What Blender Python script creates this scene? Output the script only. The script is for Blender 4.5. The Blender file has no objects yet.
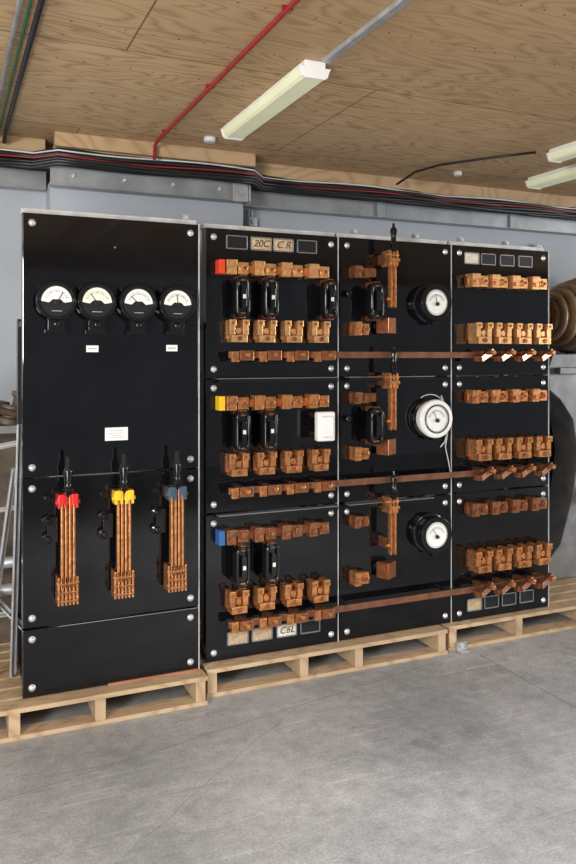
import bpy, bmesh, math, random
from mathutils import Vector, Matrix, Euler
random.seed(4)
S = bpy.context.scene
S.view_settings.view_transform = 'Standard'
COL = S.collection

# ------------------------------------------------------------ materials
def new_mat(name):
    m = bpy.data.materials.new(name); m.use_nodes = True
    nt = m.node_tree; b = nt.nodes['Principled BSDF']
    return m, nt, b

def simple(name, col, rough=0.5, metal=0.0, spec=0.5, var=0.12, scale=12.0, bump=0.0, emit=None, es=0.0, coat=0.0):
    m, nt, b = new_mat(name)
    tc = nt.nodes.new('ShaderNodeTexCoord')
    n = nt.nodes.new('ShaderNodeTexNoise'); n.inputs['Scale'].default_value = scale; n.inputs['Detail'].default_value = 5
    nt.links.new(tc.outputs['Object'], n.inputs['Vector'])
    r = nt.nodes.new('ShaderNodeValToRGB')
    r.color_ramp.elements[0].position = 0.3; r.color_ramp.elements[1].position = 0.7
    r.color_ramp.elements[0].color = (*[c*(1-var) for c in col], 1)
    r.color_ramp.elements[1].color = (*[min(1, c*(1+var)) for c in col], 1)
    nt.links.new(n.outputs['Fac'], r.inputs['Fac'])
    nt.links.new(r.outputs['Color'], b.inputs['Base Color'])
    b.inputs['Roughness'].default_value = rough
    b.inputs['Metallic'].default_value = metal
    b.inputs['Specular IOR Level'].default_value = spec
    b.inputs['Coat Weight'].default_value = coat
    if bump:
        bp = nt.nodes.new('ShaderNodeBump'); bp.inputs['Strength'].default_value = bump; bp.inputs['Distance'].default_value = 0.01
        nt.links.new(n.outputs['Fac'], bp.inputs['Height']); nt.links.new(bp.outputs['Normal'], b.inputs['Normal'])
    if emit:
        b.inputs['Emission Color'].default_value = (*emit, 1); b.inputs['Emission Strength'].default_value = es
    return m

M = {}
M['slab'] = simple('black_slate', (0.0035, 0.0037, 0.005), 0.055, 0, 0.5, 0.5, 3)
M['slabdark'] = simple('black_edge', (0.01, 0.01, 0.012), 0.5, 0, 0.3)
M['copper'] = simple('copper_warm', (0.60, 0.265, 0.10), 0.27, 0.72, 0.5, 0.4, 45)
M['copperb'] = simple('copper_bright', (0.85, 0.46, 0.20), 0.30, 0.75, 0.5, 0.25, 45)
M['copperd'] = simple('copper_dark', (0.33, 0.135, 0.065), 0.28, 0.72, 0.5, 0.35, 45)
M['bus'] = simple('busbar_copper', (0.31, 0.14, 0.085), 0.27, 0.72, 0.5, 0.3, 14)
M['bake'] = simple('black_porcelain', (0.006, 0.006, 0.007), 0.10, 0, 0.5)
M['blackm'] = simple('black_paint', (0.012, 0.012, 0.014), 0.35, 0, 0.5)
M['zinc'] = simple('zinc_bolt', (0.72, 0.73, 0.75), 0.35, 0.6, 0.5, 0.1, 30)
M['galv'] = simple('galvanised_steel', (0.46, 0.48, 0.50), 0.42, 0.55, 0.5, 0.2, 14)
M['galvt'] = simple('zinc_top_angle', (0.55, 0.56, 0.56), 0.5, 0.3, 0.5, 0.18, 14)
M['greybeam'] = simple('grey_painted_beam', (0.31, 0.33, 0.345), 0.40, 0.35, 0.5, 0.2, 6)
M['white'] = simple('white_enamel', (0.80, 0.80, 0.78), 0.4, 0, 0.5, 0.04)
M['dial'] = simple('dial_face', (0.80, 0.81, 0.78), 0.45, 0, 0.5, 0.03)
M['dialy'] = simple('dial_cream', (0.84, 0.81, 0.66), 0.45, 0, 0.5, 0.03)
M['paper'] = simple('aged_paper', (0.46, 0.34, 0.21), 0.8, 0, 0.2, 0.3, 60)
M['paperl'] = simple('pale_paper', (0.66, 0.62, 0.52), 0.8, 0, 0.2, 0.2, 60)
M['frame'] = simple('pewter_frame', (0.35, 0.36, 0.38), 0.35, 0.8)
M['joint'] = simple('floor_joint', (0.12, 0.12, 0.12), 0.9, 0)
M['red'] = simple('red_paint', (0.60, 0.02, 0.015), 0.3)
M['orange'] = simple('red_lacquer', (0.66, 0.06, 0.02), 0.3)
M['yellow'] = simple('yellow_paint', (0.82, 0.50, 0.015), 0.3)
M['blue'] = simple('blue_paint', (0.03, 0.12, 0.34), 0.3)
M['bluegrey'] = simple('bluegrey_paint', (0.045, 0.08, 0.12), 0.3)
M['redpipe'] = simple('red_conduit', (0.27, 0.016, 0.02), 0.45)
M['cable'] = simple('black_cable', (0.010, 0.010, 0.011), 0.45)
M['green'] = simple('green_cable', (0.015, 0.11, 0.045), 0.45)
M['pvc'] = simple('white_cable', (0.55, 0.56, 0.57), 0.45)
M['rust'] = simple('bronze_brown', (0.17, 0.095, 0.05), 0.35, 0.4, 0.5, 0.35, 12)
M['tan'] = simple('bright_bronze', (0.44, 0.31, 0.19), 0.3, 0.5, 0.5, 0.25, 12)
M['iron'] = simple('cast_iron_grey', (0.20, 0.205, 0.21), 0.5, 0.2, 0.5, 0.3, 8, 0.2)
M['dirt'] = simple('dark_machine_parts', (0.10, 0.075, 0.055), 0.6, 0.2, 0.5, 0.4, 14)
M['nail'] = simple('dark_nail', (0.05, 0.035, 0.02), 0.9)  # dark nail heads of ceiling sheets and pallets
M['lamp'] = simple('lamp_diffuser', (0.70, 0.72, 0.50), 0.35, 0, 0.5, 0.05, 5, 0, (0.88, 0.9, 0.58), 0.14)

def plywood(name, c1, c2, c3, axis='X', boards=False):
    m, nt, b = new_mat(name)
    tc = nt.nodes.new('ShaderNodeTexCoord')
    mp = nt.nodes.new('ShaderNodeMapping')
    mp.inputs['Scale'].default_value = (0.6, 3.2, 1) if axis == 'X' else (2.6, 0.55, 1)
    nt.links.new(tc.outputs['Object'], mp.inputs['Vector'])
    n = nt.nodes.new('ShaderNodeTexNoise'); n.inputs['Scale'].default_value = 1.6; n.inputs['Detail'].default_value = 2.5; n.inputs['Roughness'].default_value = 0.45
    nt.links.new(mp.outputs['Vector'], n.inputs['Vector'])
    mu = nt.nodes.new('ShaderNodeMath'); mu.operation = 'MULTIPLY'; mu.inputs[1].default_value = 36
    nt.links.new(n.outputs['Fac'], mu.inputs[0])
    fr = nt.nodes.new('ShaderNodeMath'); fr.operation = 'PINGPONG'; fr.inputs[1].default_value = 1
    nt.links.new(mu.outputs[0], fr.inputs[0])
    pw = nt.nodes.new('ShaderNodeMath'); pw.operation = 'POWER'; pw.inputs[1].default_value = 2.6
    nt.links.new(fr.outputs[0], pw.inputs[0])
    r = nt.nodes.new('ShaderNodeMix'); r.data_type = 'RGBA'
    r.inputs['A'].default_value = (*c1, 1); r.inputs['B'].default_value = (*c2, 1)
    nt.links.new(pw.outputs[0], r.inputs['Factor'])
    n2 = nt.nodes.new('ShaderNodeTexNoise'); n2.inputs['Scale'].default_value = 0.9; n2.inputs['Detail'].default_value = 6
    nt.links.new(tc.outputs['Object'], n2.inputs['Vector'])
    r2 = nt.nodes.new('ShaderNodeMix'); r2.data_type = 'RGBA'
    mr = nt.nodes.new('ShaderNodeMapRange'); mr.inputs['From Min'].default_value = 0.4; mr.inputs['From Max'].default_value = 0.75; mr.inputs['To Max'].default_value = 0.6
    nt.links.new(n2.outputs['Fac'], mr.inputs['Value']); nt.links.new(mr.outputs[0], r2.inputs['Factor'])
    nt.links.new(r.outputs['Result'], r2.inputs['A']); r2.inputs['B'].default_value = (*c3, 1)
    out = r2.outputs['Result']
    if boards:
        br = nt.nodes.new('ShaderNodeTexBrick')
        br.offset = 0.5; br.inputs['Scale'].default_value = 1.0
        br.inputs['Brick Width'].default_value = 2.4; br.inputs['Row Height'].default_value = 1.2
        br.inputs['Mortar Size'].default_value = 0.004; br.inputs['Mortar Smooth'].default_value = 0.1
        br.inputs['Color1'].default_value = (1, 1, 1, 1); br.inputs['Color2'].default_value = (0.84, 0.84, 0.84, 1); br.inputs['Mortar'].default_value = (0.35, 0.28, 0.2, 1)
        mp2 = nt.nodes.new('ShaderNodeMapping'); mp2.inputs['Location'].default_value = (0.5, 0.35, 0)
        nt.links.new(tc.outputs['Object'], mp2.inputs['Vector']); nt.links.new(mp2.outputs['Vector'], br.inputs['Vector'])
        mm = nt.nodes.new('ShaderNodeMix'); mm.data_type = 'RGBA'; mm.blend_type = 'MULTIPLY'; mm.inputs['Factor'].default_value = 1
        nt.links.new(out, mm.inputs['A']); nt.links.new(br.outputs['Color'], mm.inputs['B']); out = mm.outputs['Result']
    nt.links.new(out, b.inputs['Base Color'])
    b.inputs['Roughness'].default_value = 0.62; b.inputs['Specular IOR Level'].default_value = 0.3
    return m
M['ply'] = plywood('ceiling_plywood', (0.56, 0.39, 0.22), (0.35, 0.22, 0.112), (0.43, 0.28, 0.145), 'X', True)
M['pine'] = plywood('pallet_pine', (0.54, 0.40, 0.25), (0.36, 0.24, 0.135), (0.28, 0.19, 0.115), 'X')
M['batten'] = plywood('batten_pine', (0.44, 0.31, 0.18), (0.32, 0.21, 0.11), (0.30, 0.19, 0.10), 'X')
M['pinered'] = plywood('red_timber', (0.36, 0.17, 0.10), (0.26, 0.11, 0.06), (0.2, 0.1, 0.06), 'X')

def concrete():
    m, nt, b = new_mat('concrete_floor')
    tc = nt.nodes.new('ShaderNodeTexCoord')
    def noise(s, d, rg=0.55, vec=None):
        n = nt.nodes.new('ShaderNodeTexNoise'); n.inputs['Scale'].default_value = s; n.inputs['Detail'].default_value = d; n.inputs['Roughness'].default_value = rg
        nt.links.new(vec or tc.outputs['Object'], n.inputs['Vector']); return n
    a = noise(1.1, 8, 0.62); c = noise(14, 8, 0.7); e = noise(90, 3)
    r = nt.nodes.new('ShaderNodeValToRGB')
    r.color_ramp.elements[0].position = 0.32; r.color_ramp.elements[1].position = 0.70
    r.color_ramp.elements[0].color = (0.235, 0.242, 0.248, 1); r.color_ramp.elements[1].color = (0.43, 0.435, 0.44, 1)
    nt.links.new(a.outputs['Fac'], r.inputs['Fac'])
    def mul(x, n, lo, hi, f0=0.35, f1=0.65):
        mr = nt.nodes.new('ShaderNodeMapRange'); mr.inputs['From Min'].default_value = f0; mr.inputs['From Max'].default_value = f1
        mr.inputs['To Min'].default_value = lo; mr.inputs['To Max'].default_value = hi
        nt.links.new(n, mr.inputs['Value'])
        mm = nt.nodes.new('ShaderNodeMix'); mm.data_type = 'RGBA'; mm.blend_type = 'MULTIPLY'; mm.inputs['Factor'].default_value = 1
        nt.links.new(x, mm.inputs['A']); nt.links.new(mr.outputs[0], mm.inputs['B']); return mm.outputs['Result']
    o = mul(r.outputs['Color'], c.outputs['Fac'], 0.82, 1.12)
    o = mul(o, e.outputs['Fac'], 0.82, 1.10)
    n4 = noise(3.2, 6, 0.65); o = mul(o, n4.outputs['Fac'], 1.0, 0.80, 0.56, 0.66)
    for rz, sc, lo, hi in ((0.5, 30, 1.25, .6), (-0.9, 40, 0.8, .62), (1.5, 60, 1.3, .64), (0.1, 50, 0.78, .64)):
        mp = nt.nodes.new('ShaderNodeMapping'); mp.inputs['Rotation'].default_value = (0, 0, rz); mp.inputs['Scale'].default_value = (1.3, sc, 1)
        nt.links.new(tc.outputs['Object'], mp.inputs['Vector'])
        s = noise(1.4, 4, 0.6, mp.outputs['Vector'])
        o = mul(o, s.outputs['Fac'], 1.0, lo, hi, hi+.08)
    nt.links.new(o, b.inputs['Base Color'])
    b.inputs['Roughness'].default_value = 0.46; b.inputs['Specular IOR Level'].default_value = 0.4
    bp = nt.nodes.new('ShaderNodeBump'); bp.inputs['Strength'].default_value = 0.12; bp.inputs['Distance'].default_value = 0.01
    nt.links.new(c.outputs['Fac'], bp.inputs['Height']); nt.links.new(bp.outputs['Normal'], b.inputs['Normal'])
    return m
M['conc'] = concrete()
M['wall'] = simple('painted_wall', (0.37, 0.405, 0.455), 0.6, 0, 0.4, 0.05, 2.5)

# ------------------------------------------------------------ mesh builder
class MB:
    def __init__(s, name):
        s.name = name; s.bm = bmesh.new(); s.mats = []
    def mi(s, mat):
        if mat not in s.mats: s.mats.append(mat)
        return s.mats.index(mat)
    def quadset(s, vs, faces, mat, smooth=False):
        bv = [s.bm.verts.new(v) for v in vs]; k = s.mi(mat)
        for f in faces:
            try:
                fc = s.bm.faces.new([bv[i] for i in f]); fc.material_index = k; fc.smooth = smooth
            except ValueError: pass
        return bv
    def box(s, x, y, z, sx, sy, sz, mat, rot=None):
        hx, hy, hz = sx/2, sy/2, sz/2
        vs = [Vector((a*hx, b_*hy, c*hz)) for a in (-1, 1) for b_ in (-1, 1) for c in (-1, 1)]
        if rot is not None:
            R = Euler(rot).to_matrix(); vs = [R @ v for v in vs]
        vs = [v+Vector((x, y, z)) for v in vs]
        s.quadset(vs, [(0, 1, 3, 2), (4, 6, 7, 5), (0, 4, 5, 1), (2, 3, 7, 6), (0, 2, 6, 4), (1, 5, 7, 3)], mat)
    def lathe(s, c, d, prof, mat, seg=24, smooth=True, caps=True):
        c = Vector(c); d = Vector(d).normalized()
        q = d.to_track_quat('Z', 'Y').to_matrix()
        ux, uy = q @ Vector((1, 0, 0)), q @ Vector((0, 1, 0))
        k = s.mi(mat); rings = []
        for (t, r) in prof:
            rings.append([s.bm.verts.new(c+d*t+ux*(r*math.cos(2*math.pi*i/seg))+uy*(r*math.sin(2*math.pi*i/seg))) for i in range(seg)])
        for a, b_ in zip(rings[:-1], rings[1:]):
            for i in range(seg):
                f = s.bm.faces.new([a[i], a[(i+1) % seg], b_[(i+1) % seg], b_[i]]); f.material_index = k; f.smooth = smooth
        if caps:
            f = s.bm.faces.new(rings[0][::-1]); f.material_index = k
            f = s.bm.faces.new(rings[-1]); f.material_index = k
    def cyl(s, p0, p1, r, mat, seg=16, r2=None):
        p0, p1 = Vector(p0), Vector(p1); L = (p1-p0).length
        s.lathe(p0, p1-p0, [(0, r), (L, r if r2 is None else r2)], mat, seg, seg > 6)
    def tube(s, pts, r, mat, seg=8, closed=False):
        pts = [Vector(p) for p in pts]; n = len(pts); k = s.mi(mat); rings = []
        up = None
        for i in range(n):
            if closed: t = pts[(i+1) % n]-pts[i-1]
            else: t = pts[min(i+1, n-1)]-pts[max(i-1, 0)]
            t.normalize()
            if up is None:
                up = Vector((0, 0, 1)) if abs(t.z) < 0.9 else Vector((0, 1, 0))
            up = (up-t*up.dot(t))
            if up.length < 1e-4: up = Vector((1, 0, 0))-t*t.x
            up.normalize(); sd = t.cross(up)
            rings.append([s.bm.verts.new(pts[i]+up*(r*math.cos(2*math.pi*j/seg))+sd*(r*math.sin(2*math.pi*j/seg))) for j in range(seg)])
        pr = list(zip(rings[:-1], rings[1:]))
        if closed: pr.append((rings[-1], rings[0]))
        for a, b_ in pr:
            for j in range(seg):
                f = s.bm.faces.new([a[j], b_[j], b_[(j+1) % seg], a[(j+1) % seg]]); f.material_index = k; f.smooth = True
        if not closed:
            for rr in (rings[0][::-1], rings[-1]):
                f = s.bm.faces.new(rr); f.material_index = k
    def prism(s, pts, y0, y1, mat, plane='XZ', smooth=False):
        n = len(pts)
        def mk(p, w):
            return {'XZ': (p[0], w, p[1]), 'YZ': (w, p[0], p[1]), 'XY': (p[0], p[1], w)}[plane]
        vs = [mk(p, y0) for p in pts]+[mk(p, y1) for p in pts]
        fs = [tuple(range(n)), tuple(range(2*n-1, n-1, -1))]+[(i, i+n, (i+1) % n+n, (i+1) % n) for i in range(n)]
        s.quadset(vs, fs, mat)
    def done(s, bevel=0.0, parent=None, loc=None, seg=2):
        bmesh.ops.recalc_face_normals(s.bm, faces=s.bm.faces)
        vs = [v.co for v in s.bm.verts]
        c = Vector([(min(v[i] for v in vs)+max(v[i] for v in vs))/2 for i in range(3)]) if loc is None else Vector(loc)
        bmesh.ops.translate(s.bm, verts=s.bm.verts, vec=-c)
        me = bpy.data.meshes.new(s.name); s.bm.to_mesh(me); s.bm.free()
        for m_ in s.mats: me.materials.append(m_)
        o = bpy.data.objects.new(s.name, me); COL.objects.link(o); o.location = c
        if bevel:
            bv = o.modifiers.new('bevel', 'BEVEL'); bv.width = bevel; bv.segments = seg; bv.limit_method = 'ANGLE'; bv.angle_limit = math.radians(50)
        if parent:
            o.parent = parent; o.location = c-parent.location
        return o

def stadium(cx, cz, w, h, n=8):
    r = w/2; pts = []
    for i in range(n+1):
        a = math.pi*i/n; pts.append((cx+r*math.cos(a), cz+h/2-r+r*math.sin(a)))
    for i in range(n+1):
        a = math.pi+math.pi*i/n; pts.append((cx+r*math.cos(a), cz-h/2+r+r*math.sin(a)))
    return pts

def text(body, size, mat, name='lettering'):
    cu = bpy.data.curves.new(name, 'FONT'); cu.body = body; cu.size = size; cu.align_x = 'CENTER'; cu.align_y = 'CENTER'; cu.extrude = 0.0003; cu.shear = 0.3
    cu.materials.append(mat)
    o = bpy.data.objects.new(name, cu); COL.objects.link(o); o.rotation_euler = (math.pi/2, 0, 0)
    return o

# ------------------------------------------------------------ room shell
CZ = 3.04; YW = 5.0
b = MB('floor'); b.box(3.25, 0.5, -0.05, 15.5, 9.2, 0.1, M['conc']); b.done(loc=(0, 0, 0))
b = MB('ceiling'); b.box(3.25, 0.5, CZ+0.03, 15.5, 9.2, 0.06, M['ply'])
for j in range(14):
    yy = -0.55+0.4*j
    for i in range(70):
        xx = -0.6+0.105*i+random.uniform(-.006, .006)
        b.lathe((xx, yy+random.uniform(-.004, .004), CZ-0.0006), (0, 0, 1), [(0, 0.0045), (0.002, 0.0045)], M['nail'], 6)
b.done(loc=(0, 0, 0))
b = MB('wall_back'); b.box(3.25, YW+0.05, CZ/2, 15.5, 0.1, CZ, M['wall'])
b.box(1.19, YW-0.1, 1.4, 1.22, 0.2, 2.8, M['wall'])
b.done(loc=(0, 0, 0))
b = MB('wall_left'); b.box(-4.5, 0.5, CZ/2, 0.1, 9.2, CZ, M['wall']); b.done(loc=(0, 0, 0))

b = MB('trim_1'); b.box(1.19, 4.60, 3.0, 1.22, 0.05, 0.08, M['batten']); b.box(1.19, 4.80, 2.965, 1.22, 0.36, 0.02, M['batten'])
b.done(0.002)
b = MB('trim_2'); b.box(5.5, 4.80, 2.995, 7.38, 0.06, 0.09, M['batten']); b.box(-1.9, 4.80, 2.995, 4.9, 0.06, 0.09, M['batten']); b.done(0.002)

b = MB('steel_beam')
def channel(x0, x1, y0, z0, z1, mat):
    cx, w = (x0+x1)/2, x1-x0
    b.box(cx, y0+0.004, (z0+z1)/2, w, 0.008, z1-z0, mat)
    b.box(cx, y0+0.03, z1, w, 0.075, 0.008, mat)
    b.box(cx, y0+0.03, z0, w, 0.075, 0.008, mat)
channel(0.57, 1.81, 4.70, 2.765, 2.885, M['greybeam'])
channel(1.81, 9.2, 4.90, 2.775, 2.875, M['greybeam'])
channel(-4.0, 0.57, 4.90, 2.775, 2.875, M['greybeam'])
b.box(1.806, 4.80, 2.825, 0.012, 0.22, 0.125, M['galv'])
b.box(1.74, 4.69, 2.825, 0.10, 0.012, 0.14, M['galv'])
for x in (2.9, 4.1, 5.3): b.box(x, 4.89, 2.825, 0.07, 0.012, 0.11, M['greybeam'])
for x in (0.7, 1.0, 1.3, 1.6): b.cyl((x, 4.70, 2.825), (x, 4.685, 2.825), 0.012, M['zinc'], 6)
b.done(0.001)

b = MB('cable_bundle')
cm = ['cable', 'cable', 'cable', 'cable', 'green', 'cable', 'cable', 'cable', 'redpipe', 'cable', 'cable', 'cable', 'cable', 'cable', 'pvc']
for i, k in enumerate(cm):
    oy = (i % 3)*0.024; oz = (i//3)*0.017
    pts = []
    x = -3.0
    while x < 9:
        w = 4.655 if 0.5 < x < 1.86 else 4.80
        if k != 'cable': w -= 0.008
        pts.append((x, w-oy+0.010*math.sin(x*6+i), 2.875+oz+0.007*math.sin(x*5+i*2.3))); x += 0.12
    b.tube(pts, 0.0125 if k == 'cable' else 0.005, M[k], 6)
b.done()

b = MB('junction_box')
for x, z in ((1.93, 2.68), (1.98, 2.60), (4.42, 2.64)):
    b.box(x, YW-0.028, z, 0.06, 0.04, 0.06, M['pvc']); b.cyl((x, YW-0.048, z), (x, YW-0.056, z), 0.014, M['galv'], 10)
b.tube([(1.93, YW-.02, 2.71), (1.93, YW-.02, 2.765)], .009, M['pvc'])
b.done(0.003)

b = MB('red_conduit'); b.tube([(1.147, -3, CZ-.014), (1.147, 0, CZ-.014), (1.147, 4.48, CZ-.014), (1.147, 4.54, CZ-.03), (1.147, 4.555, 2.93)], 0.010, M['redpipe'], 10)
for y in (0.8, 1.7, 2.6, 3.5, 4.3): b.box(1.147, y, CZ-.008, 0.04, 0.012, 0.014, M['redpipe'])
b.done()
b = MB('steel_conduit'); b.box(1.50, 0.0, CZ-.012, 0.034, 5.98, 0.022, M['galv']); b.done(0.002)
b = MB('cable_conduit'); b.tube([(0.32, -3, CZ-.015), (0.32, 4.60, CZ-.015), (0.32, 4.74, CZ-.05)], 0.012, M['cable'], 8)
b.tube([(0.285, -3, CZ-.012), (0.285, 4.60, CZ-.012), (0.285, 4.74, CZ-.05)], 0.006, M['green'], 8); b.tube([(0.25, -3, CZ-.015), (0.25, 4.74, CZ-.015)], 0.010, M['galv'], 8)
b.done()

def lamp(name, x, y0, y1, zt=CZ, w=0.15):
    b = MB(name)
    cy = (y0+y1)/2; L = y1-y0
    b.box(x, cy, zt-0.018, w*0.7, L, 0.034, M['white'])
    pts = [(x-w/2, zt-0.030), (x+w/2, zt-0.030), (x+w*0.42, zt-0.065), (x+w*0.32, zt-0.074), (x-w*0.32, zt-0.074), (x-w*0.42, zt-0.065)]
    b.prism(pts, y0+0.02, y1-0.02, M['lamp'])
    pe = [(x-w/2-.003, zt-0.028), (x+w/2+.003, zt-0.028), (x+w*0.43, zt-0.068), (x+w*0.33, zt-0.077), (x-w*0.33, zt-0.077), (x-w*0.43, zt-0.068)]
    b.prism(pe, y0, y0+0.02, M['white']); b.prism(pe, y1-0.02, y1, M['white'])
    b.box(x-w/2-.002, cy, zt-.030, .006, L, .008, M['white']); b.box(x+w/2+.002, cy, zt-.030, .006, L, .008, M['white'])
    return b.done(0.003)
lamp('fluorescent_lamp', 1.470, 3.03, 4.08, w=.14)
lamp('fluorescent_lamp', 3.87, 3.1, 4.40)
lamp('fluorescent_lamp', 3.46, 2.45, 3.75, CZ, 0.12)
b = MB('black_cable'); b.tube([(2.92, 4.71, 2.975), (2.94, 4.5, 3.02), (3.0, 4.3, 3.028), (3.2, 4.0, 3.028), (3.36, 3.80, 3.028)], 0.008, M['cable']); b.done()
b = MB('ceiling_rose'); b.lathe((1.42, 4.34, CZ-0.03), (0, 0, 1), [(0, .03), (.02, .035), (.03, .035)], M['pvc'], 16); b.done()
b = MB('ceiling_rose'); b.lathe((3.25, 4.45, CZ-0.03), (0, 0, 1), [(0, .025), (.02, .03), (.03, .03)], M['pvc'], 16); b.done()

# ------------------------------------------------------------ pallets
def pallet(name, x0, x1, yf, yb, strs, top=0.145):
    b = MB(name); n = int((yb-yf)/0.135)
    for i in range(n+1):
        y = yf+0.05+i*(yb-yf-0.1)/n
        b.box((x0+x1)/2, y, top-0.011, x1-x0, 0.1, 0.022, M['pine'])
    for x in strs:
        b.box(x, (yf+yb)/2, (top-0.022+0.02)/2, 0.05, yb-yf-0.012, top-0.022-0.02, M['pine'])
    for y in (yf+0.05, (yf+yb)/2, yb-0.05):
        b.box((x0+x1)/2, y, 0.010, x1-x0, 0.1, 0.02, M['pine'])
    for x in strs:
        for dx in (-.012, .012): b.cyl((x+dx, yf+0.03, top), (x+dx, yf+0.03, top+0.001), 0.004, M['nail'], 6)
    return b.done(0.002)
pallet('wooden_pallet', -0.15, 1.225, 3.775, 4.77, (-0.12, 0.30, 0.69, 1.19))
pallet('wooden_pallet', 1.245, 2.735, 3.845, 4.77, (1.275, 1.80, 2.14, 2.70))
pallet('wooden_pallet', 2.765, 4.5, 3.875, 4.77, (2.80, 3.30, 3.85, 4.40))
b = MB('steel_bracket'); b.box(2.84, 3.855, 0.03, 0.07, 0.02, 0.05, M['galv']); b.box(2.84, 3.835, 0.006, 0.07, 0.05, 0.008, M['galv']); b.cyl((2.84, 3.845, .035), (2.84, 3.835, .035), .012, M['zinc'], 6); b.done(0.001)

# ------------------------------------------------------------ switchboard panels
ZB, ZT = 0.147, 2.445
def panel(x0, x1, yf, seams, zb=ZB):
    e = bpy.data.objects.new('switchboard_panel', None); COL.objects.link(e); e.location = ((x0+x1)/2, yf, zb)
    b = MB('slate_slabs')
    zs = [zb]+seams+[ZT]
    for a, c in zip(zs[:-1], zs[1:]):
        b.box((x0+x1)/2, yf+0.02, (a+c)/2, x1-x0-0.004, 0.04, c-a-0.007, M['slab'])
    b.done(0.004, e)
    b = MB('steel_frame')
    for x in (x0+0.03, x1-0.03):
        b.box(x, yf+0.065, (zb+ZT)/2+0.005, 0.05, 0.04, ZT-zb+0.01, M['blackm'])
        b.box(x, yf+0.40, (zb+ZT*0.8)/2, 0.04, 0.04, ZT*0.8-zb, M['blackm'])
        for z in (zb+0.025, ZT*0.8-.03): b.box(x, yf+0.24, z, 0.03, 0.34, 0.03, M['blackm'])
    b.box((x0+x1)/2, yf+0.075, ZT+0.012, x1-x0-0.002, 0.07, 0.026, M['galvt'])
    b.box((x0+x1)/2, yf+0.06, zb+0.03, x1-x0-0.01, 0.03, 0.05, M['blackm'])
    b.box(x1+.001, yf+0.022, (zb+ZT)/2, 0.005, 0.05, ZT-zb, M['galvt'])
    b.done(0.002, e)
    b = MB('fixing_bolts')
    for a, c in zip(zs[:-1], zs[1:]):
        zz = (a+0.05, c-0.05)
        for x in (x0+0.045, x1-0.045):
            for z in zz:
                b.lathe((x, yf, z), (0, -1, 0), [(0, .017), (.004, .017), (.005, .011), (.012, .010), (.014, .006)], M['zinc'], 14)
    b.done(0, e)
    return e
YA, YB = 3.86, 3.925
PA = panel(0.340, 1.205, YA, [0.475, 1.187])
PB = panel(1.262, 2.046, YB, [0.93, 1.645])
PC = panel(2.058, 2.818, YB, [0.93, 1.645])
PD = panel(2.832, 3.575, YB, [0.93, 1.645])
b = MB('timber_packer'); b.box(0.97, YA-.004, 0.152, 0.46, 0.012, 0.012, M['pinered']); b.done(parent=PA)
for PP, xs, yf in ((PA, (1.16,), YA), (PC, (2.2, 2.62), YB), (PD, (2.95, 3.3), YB)):
    b = MB('top_clips')
    for x in xs:
        b.box(x, yf+.09, ZT+.04, .035, .03, .04, M['galv']); b.cyl((x, yf+.075, ZT+.043), (x, yf+.065, ZT+.043), .01, M['zinc'], 6)
    b.done(0.001, PP)
for PP, x0, x1 in ((PB, 1.32, 2.02), (PC, 2.09, 2.66)):
    b = MB('seam_ledges')
    for z in (0.925, 1.645):
        b.box((x0+x1)/2, YB-0.026, z, x1-x0, 0.052, 0.006, M['frame'])  # grey strip: highlight along the black ledge, put into its colour
        b.box((x0+x1)/2, YB-0.050, z-0.010, x1-x0, 0.004, 0.02, M['bake'])
    b.done(0.001, PP)

# ------------------------------------------------------------ components
def contact(b, x, z, w, h, mat, yf, dep=0.08, style=0):
    b.box(x, yf-0.012, z, w*0.96, 0.024, h*0.7, M['copperd'])
    if style == 0:
        b.box(x-w*0.27, yf-dep*0.5, z, w*0.36, dep*0.9, h*1.05, mat)
        b.box(x-w*0.27, yf-dep*0.97, z+h*.30, w*0.40, dep*0.16, h*.42, mat)
        b.box(x+w*0.22, yf-dep*0.42, z-h*0.04, w*0.42, dep*0.65, h*0.86, mat)
        b.cyl((x-w*0.27, yf-dep*0.95, z-h*.18), (x-w*0.27, yf-dep*1.12, z-h*.18), h*0.2, mat, 6)
        b.cyl((x+w*0.22, yf-dep*0.74, z-h*.04), (x+w*0.22, yf-dep*0.95, z-h*.04), h*0.27, mat, 14)
        b.cyl((x+w*0.22, yf-dep*0.95, z-h*.04), (x+w*0.22, yf-dep*1.05, z-h*.04), h*0.14, M['copperd'], 6)
    else:
        for sx in (-1, 1):
            b.box(x+sx*w*0.33, yf-dep*0.55, z+h*0.14, w*0.26, dep*0.95, h*0.62, mat)
            b.box(x+sx*w*0.33, yf-dep*1.06, z+h*0.34, w*0.32, dep*0.14, h*0.26, mat)
            b.cyl((x+sx*w*.33, yf-dep*1.12, z+h*.34), (x+sx*w*.33, yf-dep*1.18, z+h*.34), h*.06, M['copperd'], 8)
        b.box(x, yf-dep*0.42, z-h*0.05, w*0.5, dep*0.6, h*0.4, M['copperd'])
        b.box(x, yf-dep*0.6, z-h*0.33, w*0.78, dep*1.05, h*0.30, mat)
        b.cyl((x, yf-dep*0.7, z+h*0.0), (x, yf-dep*0.95, z+h*0.0), h*0.13, mat, 12)
        b.cyl((x, yf-dep*1.1, z-h*0.33), (x, yf-dep*1.2, z-h*0.33), h*0.11, M['copperd'], 6)

XS_B = [1.420, 1.577, 1.735, 1.897]
XS_D = [2.985, 3.135, 3.290, 3.445]
def bank(x_list, z, yf, mat, w, h, style, name='fuse_terminal_bank', marker=None, dep=0.08):
    b = MB(name)
    for x in x_list: contact(b, x, z, w, h, mat, yf, dep, style)
    if style == 0:
        b.box(sum(x_list)/len(x_list), yf-0.020, z-.004, x_list[-1]-x_list[0]+w, 0.03, h*0.6, M['copperd'])
    if marker:
        b.box(x_list[0]-w/2-.018, yf-dep*0.5, z, 0.032, dep*0.85, h*1.0, M[marker])
    return b.done(0.0015)

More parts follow.
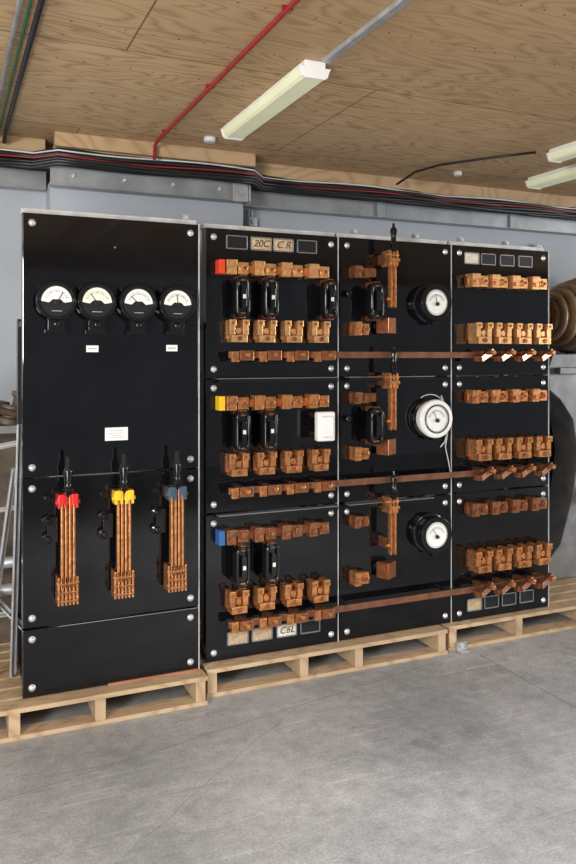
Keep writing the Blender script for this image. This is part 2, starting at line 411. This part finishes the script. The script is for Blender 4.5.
for z, mk, m1 in ((2.232, 'orange', 'copperb'), (1.518, 'yellow', 'copper'), (0.815, 'blue', 'copperd')):
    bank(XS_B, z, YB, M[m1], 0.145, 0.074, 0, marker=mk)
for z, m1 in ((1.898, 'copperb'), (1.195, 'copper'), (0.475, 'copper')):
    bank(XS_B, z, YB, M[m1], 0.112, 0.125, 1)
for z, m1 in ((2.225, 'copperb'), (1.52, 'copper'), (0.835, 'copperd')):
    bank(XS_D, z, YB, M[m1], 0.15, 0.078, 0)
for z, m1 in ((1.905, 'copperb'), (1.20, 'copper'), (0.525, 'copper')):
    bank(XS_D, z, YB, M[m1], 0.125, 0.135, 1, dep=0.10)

def fuse(x, z, yf, mat=None, h=0.215, w=0.078, lab=True, name='fuse_carrier'):
    mat = mat or M['bake']; b = MB(name)
    for sz in (-1, 1):
        b.box(x, yf-0.06, z+sz*(h/2-0.01), w*0.35, 0.12, 0.03, M['copperd'])
    b.prism(stadium(x, z, w, h, 8), yf-0.06, yf-0.105, mat)
    st = stadium(x, z, w*0.78, h*0.93, 8)
    b.tube([(p[0], yf-0.115, p[1]) for p in st], w*0.13, mat, 8, closed=True)
    b.prism(stadium(x, z, w*0.34, h*0.55, 6), yf-0.105, yf-0.135, mat)
    if lab: b.box(x, yf-0.136, z, w*0.22, 0.003, 0.022, M['paperl'])
    return b.done(0.002)
for x in (XS_B[0]+.01, XS_B[1]+.015, XS_B[3]+.045): fuse(x, 2.075, YB)
for x in (XS_B[0]+.01, XS_B[1]+.01): fuse(x, 1.37, YB)
for x in (XS_B[0]+.01, XS_B[1]+.02): fuse(x, 0.665, YB)
b = MB('white_fuse_carrier')
xw, zw = 1.905, 1.382
b.box(xw, YB-0.05, zw+.05, .03, .1, .03, M['copperd']); b.box(xw, YB-0.05, zw-.05, .03, .1, .03, M['copperd'])
b.box(xw, YB-0.115, zw, 0.105, 0.05, 0.16, M['white']); b.box(xw, YB-0.145, zw, 0.070, 0.03, 0.115, M['white'])
b.box(xw+.03, YB-.14, zw-.055, .03, .02, .025, M['white'])
b.done(0.012, seg=3)

def busbar(z, xa, xe, mat):
    b = MB('copper_busbar'); y = YB-0.085
    b.box((xa+xe)/2, y, z, xe-xa, 0.010, 0.036, mat)
    for x in XS_B:
        b.box(x+.02, YB-0.04, z, 0.035, 0.08, 0.03, M['copperd'])
        b.box(x+.03, y-0.022, z-.004, 0.075, 0.034, 0.052, M['copperd'])
        b.cyl((x+.03, y-.038, z), (x+.03, y-.06, z), 0.013, M['copper'], 6)
        b.box(x-.03, y-0.014, z-.010, 0.040, 0.022, 0.055, M['copper'])
    b.cyl((2.09, YB, z), (2.09, y, z), .012, M['blackm']); b.cyl((2.76, YB, z), (2.76, y, z), .012, M['blackm'])
    for x in XS_D:
        b.box(x+.01, YB-0.05, z+.01, 0.04, 0.10, 0.03, M['copperd'])
        b.box(x+.0, y-0.035, z+.0, 0.12, 0.03, 0.036, mat, rot=(0, -0.42, 0.22))
        b.cyl((x+.03, y-.035, z+.016), (x+.03, y-.075, z+.016), 0.015, M['copper'], 8)
        b.box(x-.05, y-0.028, z-.024, 0.045, 0.04, 0.03, M['copperd'])
    return b.done(0.002)
busbar(1.772, 1.36, 3.50, M['bus']); busbar(1.060, 1.36, 3.50, M['bus']); busbar(0.362, 1.36, 3.50, M['bus'])

def label(x, z, yf, fill=None, txt=None, w=0.112, h=0.068, parent=None):
    e = bpy.data.objects.new('label_holder', None); COL.objects.link(e); e.location = (x, yf, z)
    if parent:
        e.parent = parent; e.location = Vector((x, yf, z))-parent.location
    b = MB('holder')
    b.box(x, yf-.003, z, w, .006, h, M['slabdark'])
    for sz in (-1, 1): b.box(x, yf-.006, z+sz*(h/2-.003), w, .008, .006, M['frame'])
    for sx in (-1, 1): b.box(x+sx*(w/2-.003), yf-.006, z, .006, .008, h, M['frame'])
    if fill: b.box(x, yf-.007, z, w-.014, .003, h-.014, M[fill])
    o = b.done(0.001); o.parent = e
    o.location = o.location-Vector((x, yf, z))
    if txt:
        t = text(txt, h*0.72, M['slabdark']); t.parent = e; t.location = (0, -.0095, 0)
    return e
lx = [1.435, 1.574, 1.705, 1.848]
for x, f, t in zip(lx, (None, 'paper', 'paper', None), (None, '20C', 'C R', None)): label(x, 2.372, YB, f, t, parent=PB, w=.122, h=.074)
for x, f, t in zip([1.44, 1.58, 1.725, 1.868], ('paper', 'paper', 'paperl', None), (None, None, 'C6L', None)): label(x, 0.262, YB, f, t, parent=PB, w=.122, h=.074)
for x, f in zip([2.965, 3.09, 3.235, 3.38], ('paperl', None, None, None)): label(x, 2.365, YB, f, None, .112, .072, parent=PD)
for x, f in zip([2.985, 3.115, 3.25, 3.39], ('paper', None, None, None)): label(x, 0.240, YB, f, None, .112, .078, parent=PD)

def dial(b, x, yf, z, r, dep, bezel, face, needle=0.3, low=True, rf=0.86):
    b.lathe((x, yf, z), (0, -1, 0), [(0, r*0.9), (dep*0.7, r*0.92), (dep*0.75, r*1.0), (dep*.95, r*1.0), (dep+.004, r*0.95), (dep+.004, r*(rf+.03)), (dep-.004, r*rf)], bezel, 40)
    yy = yf-dep+.003
    b.lathe((x, yy+.002, z), (0, -1, 0), [(0, r*rf+.001), (.004, r*rf+.001)], face if not low else M['blackm'], 40)
    r = r*rf/.86
    yy -= .003
    if low:
        n = 20; pts = [(x+r*.8*math.cos(math.pi*(.02+.96*i/n)), z-r*.10+r*.86*math.sin(math.pi*(.02+.96*i/n))) for i in range(n+1)]
        pts += [(x-r*.40, z-r*.12), (x-r*.2, z+r*.06), (x+r*.2, z+r*.06), (x+r*.40, z-r*.12)]
        b.prism(pts, yy, yy-.002, face)
        yy -= .002
    else:
        b.tube([(x+r*.8*math.cos(2*math.pi*i/32), yy, z+r*.8*math.sin(2*math.pi*i/32)) for i in range(32)], .0015, M['frame'], 6, closed=True)
    ra, rb = (r*.56, r*.68)
    cz = z-r*.1
    for i in range(21):
        a = math.radians(25+130*i/20); L = (rb-ra)*(1 if i % 5 == 0 else .5)
        rm = rb-L/2
        b.box(x+rm*math.cos(a), yy-.0006, cz+rm*math.sin(a), L, .0012, .0018, M['slabdark'], rot=(0, -a, 0))
    for i in range(26):
        a = math.radians(25+130*(i+.5)/26)
        b.box(x+ra*math.cos(a), yy-.0006, cz+ra*math.sin(a), .0012, .0012, .012*r/.09, M['slabdark'], rot=(0, -a, 0))
    a = math.radians(90+60*needle)
    b.box(x+ra*.55*math.cos(a), yy-.004, cz+ra*.55*math.sin(a), ra*1.1, .0015, .003, M['slabdark'], rot=(0, -a, 0))
    b.cyl((x, yy, cz), (x, yy-.012, cz), r*.13, M['blackm'], 16)

for x, f, nd in ((0.488, 'dial', -.5), (0.676, 'dialy', .6), (0.876, 'dial', .75), (1.072, 'dial', .1)):
    b = MB('ammeter'); z = 2.026
    dial(b, x, YA, z, 0.094, 0.075, M['bake'], M[f], nd, rf=.80)
    b.box(x, YA-.08, z-.05, 0.045, .006, 0.003, M['zinc'])
    b.box(x, YA-.03, z-.108, .075, .06, .06, M['bake']); b.box(x, YA-.018, z-.145, .10, .036, .016, M['bake'])
    b.lathe((x, YA-.06, z-.11), (0, -1, 0), [(0, .014), (.014, .014), (.018, .008)], M['bake'], 12)
    for sx in (-1, 1): b.cyl((x+sx*.075, YA, z+.065), (x+sx*.075, YA-.05, z+.065), .012, M['bake'], 12)
    b.done(0.001)
b = MB('notice_label'); b.box(0.782, YA-.0015, 1.381, .112, .003, .064, M['white'])
for dz, w in ((.016, .07), (.004, .085), (-.008, .05), (-.018, .075)): b.box(0.782, YA-.0033, 1.381+dz, w, .0006, .002, M['frame'])
b.done(parent=PA)
b = MB('small_labels')
for x, z in ((.665, 1.800), (1.062, 1.805)):
    b.box(x, YA-.0015, z, .058, .003, .032, M['white']); b.box(x, YA-.0033, z, .040, .0006, .003, M['slabdark'])
b.lathe((.775, YA, 2.30), (0, -1, 0), [(0, .006), (.004, .005)], M['frame'], 8)
b.done(parent=PA)

VX = 2.655
for z, bz, nd, rr, rf in ((2.080, 'bake', .2, .110, .68), (1.396, 'white', .4, .114, .70), (0.712, 'bake', .5, .110, .68)):
    b = MB('voltmeter'); x = VX
    dial(b, x, YB, z, rr, 0.085, M[bz], M['dial'], nd, low=False, rf=rf)
    b.lathe((x, YB, z), (0, -1, 0), [(0, .118), (.02, .118), (.025, .10)], M['bake'], 40)
    if bz == 'white': b.tube([(x+rr*.72*math.cos(2*math.pi*i/36), YB-.089, z+rr*.72*math.sin(2*math.pi*i/36)) for i in range(36)], .004, M['blackm'], 6, closed=True)
    b.box(x, YB-.06, z-.112, .05, .04, .03, M['bake'])
    b.done(0.001)

def knife(x, clamp):
    b = MB('knife_switch'); y = YA; zc = 1.085
    b.box(x, y-.03, zc, .085, .06, .055, M['copperd'])
    for dx in (-.04, -.013, .013, .04): b.box(x+dx, y-.085, zc, .012, .07, .062, M[clamp])
    b.box(x, y-.075, zc+.006, .095, .06, .022, M[clamp]); b.cyl((x-.056, y-.10, zc-.005), (x+.056, y-.10, zc-.005), .010, M[clamp], 8)
    b.box(x-.03, y-.115, zc+.012, .026, .02, .045, M[clamp]); b.box(x+.03, y-.115, zc+.012, .026, .02, .045, M[clamp])
    for i in range(4):
        xx = x-.027+i*.018
        b.box(xx, y-.095, (zc+.71)/2, .0105, .040, zc-.71+.06, M['copper'])
    b.box(x, y-.078, .89, .062, .006, .34, M['copperd'])
    for i in range(6):
        xx = x-.0425+i*.017
        b.box(xx, y-.072, .665, .009, .086, .13, M['copper'])
    b.box(x, y-.05, .665, .084, .085, .115, M['copperd'])
    b.cyl((x-.052, y-.095, .70), (x+.052, y-.095, .70), .011, M['copperd'], 8)
    b.cyl((x-.050, y-.095, .63), (x+.050, y-.095, .63), .009, M['copperd'], 8)
    for zz in (.62, .66, .70): b.box(x, y-.118, zz, .088, .008, .010, M['copperd'])
    b.box(x, y-.02, .585, .05, .04, .035, M['bake'])
    b.box(x, y-.105, zc+.05, .03, .02, .06, M['bake'])
    b.lathe((x, y-.105, zc+.045), (0, -.05, 1), [(0, .018), (.012, .028), (.022, .018), (.04, .016), (.09, .022), (.105, .020), (.115, .012), (.165, .011), (.173, .004)], M['bake'], 14)
    for zz in (.90, .985):
        b.lathe((x-.082, y, zz), (0, -1, 0), [(0, .028), (.03, .026), (.035, .015), (.05, .015), (.055, .010)], M['bake'], 14)
    b.box(x-.06, y-.02, .94, .05, .03, .12, M['bake'])
    b.cyl((x-.085, y, zc+.01), (x-.085, y-.05, zc+.01), .014, M['bake'], 12)
    return b.done(0.0015)
knife(0.535, 'red'); knife(0.797, 'yellow'); knife(1.060, 'bluegrey')

def vswitch(z0):
    b = MB('lever_switch'); x = 2.335; y = YB
    b.lathe((x, y-.125, z0-.13), (0, 0, 1), [(0, .014), (.008, .027), (.018, .016), (.05, .015), (.085, .020), (.10, .016), (.105, .008), (.125, .008), (.128, .003)], M['bake'], 14)
    b.box(x, y-.125, z0-.145, .028, .02, .04, M['bake'])
    zc = z0-.20
    for dx in (-.022, 0, .022): b.box(x+dx, y-.085, zc, .012, .09, .09, M['copper'])
    b.box(x, y-.04, zc, .06, .08, .06, M['copperd'])
    b.box(x, y-.115, zc-.01, .068, .05, .02, M['copper'])
    b.cyl((x-.038, y-.115, zc+.02), (x+.038, y-.115, zc+.02), .009, M['copper'], 8)
    for dx in (-.014, .014): b.box(x+dx, y-.11, zc-.15, .011, .03, .26, M['copper'])
    b.box(x, y-.104, zc-.15, .02, .012, .25, M['copperd'])
    b.box(x, y-.04, zc-.22, .05, .08, .06, M['copperd']); b.cyl((x-.030, y-.10, zc-.23), (x+.030, y-.10, zc-.23), .010, M['copper'], 8)
    b.box(x, y-.045, z0-.58, .085, .08, .09, M['copperd'], rot=(0, 0, 0.5)); b.cyl((x, y, z0-.58), (x, y-.03, z0-.58), .05, M['bake'])
    b.done(0.0015)
vswitch(2.52); vswitch(1.825); vswitch(1.118)
for z in (2.075, 1.37): fuse(2.235, z, YB, h=0.21, w=.085, lab=False)
b = MB('fuse_terminals')
for z in (2.24, 1.53, .83): contact(b, 2.165, z, .11, .065, M['copperd'], YB, .08, 0)
for z in (1.92, 1.215, .51): contact(b, 2.165, z, .11, .075, M['copper'], YB, .08, 0)
for z in (2.24, 1.53): b.box(2.235, YB-.03, z, .05, .06, .05, M['copperd'])
for z in (2.19, 1.48): b.lathe((2.10, YB, z-.07), (0, -1, 0), [(0, .02), (.04, .02), (.045, .012)], M['bake'], 12)
b.done(0.0015)

b = MB('white_wire')
pts = []
for i in range(30):
    a = math.radians(120-150*i/29)
    pts.append((VX+.128*math.cos(a), YB-.015, 1.396+.135*math.sin(a)+.006))
pts += [(2.78, YB-.015, 1.30), (2.765, YB-.015, 1.22), (2.79, YB-.015, 1.12), (2.79, YB-.03, 1.07)]
b.tube(pts, .0035, M['pvc'], 6)
b.tube([(VX+.08, YB-.015, 1.53), (2.775, YB-.015, 1.44), (2.79, YB-.015, 1.35), (2.76, YB-.015, 1.25), (2.73, YB-.015, 1.22)], .0035, M['pvc'], 6)
b.done(parent=PC)

# ------------------------------------------------------------ things behind the boards
b = MB('galvanised_stand')
def bar(p0, p1, w, mat):
    p0, p1 = Vector(p0), Vector(p1); d = p1-p0
    q = d.to_track_quat('Z', 'Y').to_euler(); c = (p0+p1)/2
    b.box(c.x, c.y, c.z, w, w*.25, d.length, mat, rot=q); b.box(c.x+w*.4, c.y+w*.3, c.z, w*.2, w*.7, d.length, mat, rot=q)
bar((0.31, 4.15, 0.155), (0.345, 4.15, 1.42), .035, M['galv'])
bar((-0.10, 4.2, 1.24), (0.44, 4.2, 1.34), .04, M['galv'])
bar((0.02, 4.2, 0.80), (0.38, 4.18, 0.36), .035, M['galv'])
bar((0.18, 4.12, 0.16), (0.32, 4.14, 1.2), .03, M['galv'])
bar((0.10, 4.3, 0.42), (0.42, 4.3, 0.42), .04, M['galv'])
bar((0.10, 4.3, 0.95), (0.42, 4.3, 0.98), .035, M['galv'])
bar((-.12, 4.55, 0.155), (-.12, 4.55, 1.36), .05, M['galv'])
b.box(0.14, 4.66, .76, .60, .03, 1.20, M['dirt'])
b.box(0.14, 4.5, 1.38, .62, .36, .04, M['iron'])
for x, y, r, h in ((0.32, 4.42, .07, .10), (0.18, 4.42, .06, .13), (0.36, 4.58, .05, .17), (0.02, 4.5, .08, .1), (.27, 4.6, .06, .12)):
    b.lathe((x, y, 1.40), (0.2, 0, 1), [(0, r), (h*.3, r), (h*.35, r*.6), (h*.8, r*.55), (h*.85, r*.85), (h, r*.8)], M['dirt'], 16)
b.tube([(-.1, 4.4, 1.46), (.2, 4.36, 1.50), (.40, 4.4, 1.44)], .02, M['dirt'])
for z, y in ((.55, 4.3), (.68, 4.35)):
    b.lathe((.05, y, z), (1, 0, 0), [(0, .03), (.3, .03), (.31, .05), (.36, .05)], M['galv'], 14)
b.done(0.001)

e = bpy.data.objects.new('machine_tool', None); COL.objects.link(e); e.location = (4.6, 4.65, 0)
b = MB('stepped_cone_pulley')
x = 3.98
for i, (L, r, k) in enumerate([(.06, .10, 'tan'), (.05, .15, 'rust'), (.025, .19, 'tan'), (.05, .17, 'rust'), (.03, .225, 'tan'), (.05, .20, 'rust'), (.03, .26, 'tan'), (.05, .235, 'rust'), (.03, .285, 'tan'), (.05, .26, 'rust'), (.035, .31, 'tan'), (.2, .28, 'rust'), (.04, .33, 'tan'), (.4, .30, 'rust')]):
    b.lathe((x, 4.5, 2.06), (1, 0, 0), [(0, r*.92), (L*.25, r), (L*.75, r), (L, r*.92)], M[k], 40); x += L
b.done(0, e)
b = MB('cast_frame')
out = [(4.00, 0.147), (4.00, .30), (4.10, .40), (4.22, .75), (4.27, 1.05), (4.22, 1.30), (4.10, 1.45), (4.00, 1.52), (3.99, 1.68), (4.03, 1.78), (5.2, 1.80), (5.2, 1.45), (4.75, 1.40), (4.55, 1.2), (4.52, .9), (4.6, .5), (4.9, .3), (5.2, .28), (5.2, .147)]
b.prism(out, 4.38, 4.62, M['iron'])
b.box(4.55, 4.5, 1.66, 1.0, .34, .05, M['iron'])
b.prism([(4.0, .147), (4.02, 1.45), (5.2, 1.45), (5.2, .147)], 4.70, 4.74, M['slabdark'])  # black sheet behind the arch, stands in for the shade in its opening
b.lathe((4.35, 4.38, .75), (0, -1, 0), [(0, .09), (.03, .09), (.04, .05), (.09, .05)], M['iron'], 20)
for x in (4.35, 4.75): b.box(x, 4.5, 1.86, .1, .22, .14, M['iron'])
b.done(0.006, e)

b = MB('floor_cracks')  # floor joint and cracks, thin dark strips on the concrete
def crack(p0, p1, w, wob=.01, n=24):
    p0, p1 = Vector(p0), Vector(p1); d = (p1-p0); nrm = Vector((-d.y, d.x, 0)).normalized()
    L, R = [], []
    for i in range(n+1):
        c = p0+d*(i/n)+nrm*random.uniform(-wob, wob)
        L.append(c+nrm*w/2); R.append(c-nrm*w/2)
    vs = [(v.x, v.y, .0008) for v in L+R]
    b.quadset(vs, [(i, i+1, i+n+2, i+n+1) for i in range(n)], M['joint'])
crack((2.9, 3.75, 0), (2.9, -2, 0), .004, .0005)
crack((0.0, 3.25, 0), (2.75, 3.80, 0), .0025, .006)
crack((0.0, 2.3, 0), (1.6, 3.55, 0), .0015, .012)
b.done()

# ------------------------------------------------------------ lights
def area(name, loc, tgt, size, power, col=(1, 1, 1), sy=None, spread=None):
    l = bpy.data.lights.new(name, 'AREA'); l.energy = power; l.color = col; l.size = size
    if sy: l.shape = 'RECTANGLE'; l.size_y = sy
    if spread: l.spread = math.radians(spread)
    o = bpy.data.objects.new(name, l); COL.objects.link(o); o.location = loc
    o.rotation_euler = (Vector(tgt)-Vector(loc)).to_track_quat('-Z', 'Y').to_euler()
area('key_light_left', (-3.2, -0.6, 2.3), (1.8, 4, 1.0), 1.2, 290, (1, .975, .94))  # added key lamp behind the camera, out of view, not a room fixture
area('fill_light_right', (9.6, 0.3, 2.0), (2.8, 3.6, 0.3), 1.8, 290, (0.98, .985, 1))  # added fill from the right, out of view, not a room fixture
area('bounce_light', (-1.8, 0.0, 0.7), (0.6, 3.0, 3.04), 1.2, 95, (1, .97, .92))
area('floor_fill', (2.2, 0.2, 2.95), (2.2, 1.6, 0), 2.2, 120, (.98, .985, 1), spread=95)  # added overhead fill to brighten the floor, unseen
w = bpy.data.worlds.new('world'); S.world = w; w.use_nodes = True
w.node_tree.nodes['Background'].inputs[0].default_value = (0.88, 0.93, 1.0, 1); w.node_tree.nodes['Background'].inputs[1].default_value = 0.31

cam = bpy.data.cameras.new('camera'); co = bpy.data.objects.new('camera', cam); COL.objects.link(co)
cam.sensor_fit = 'VERTICAL'; cam.sensor_height = 36; cam.sensor_width = 24; cam.lens = 32.5
cam.shift_y = -75/864
co.location = (0, 0, 1.76); co.rotation_euler = (math.radians(90), 0, -math.radians(23.86))
S.camera = co
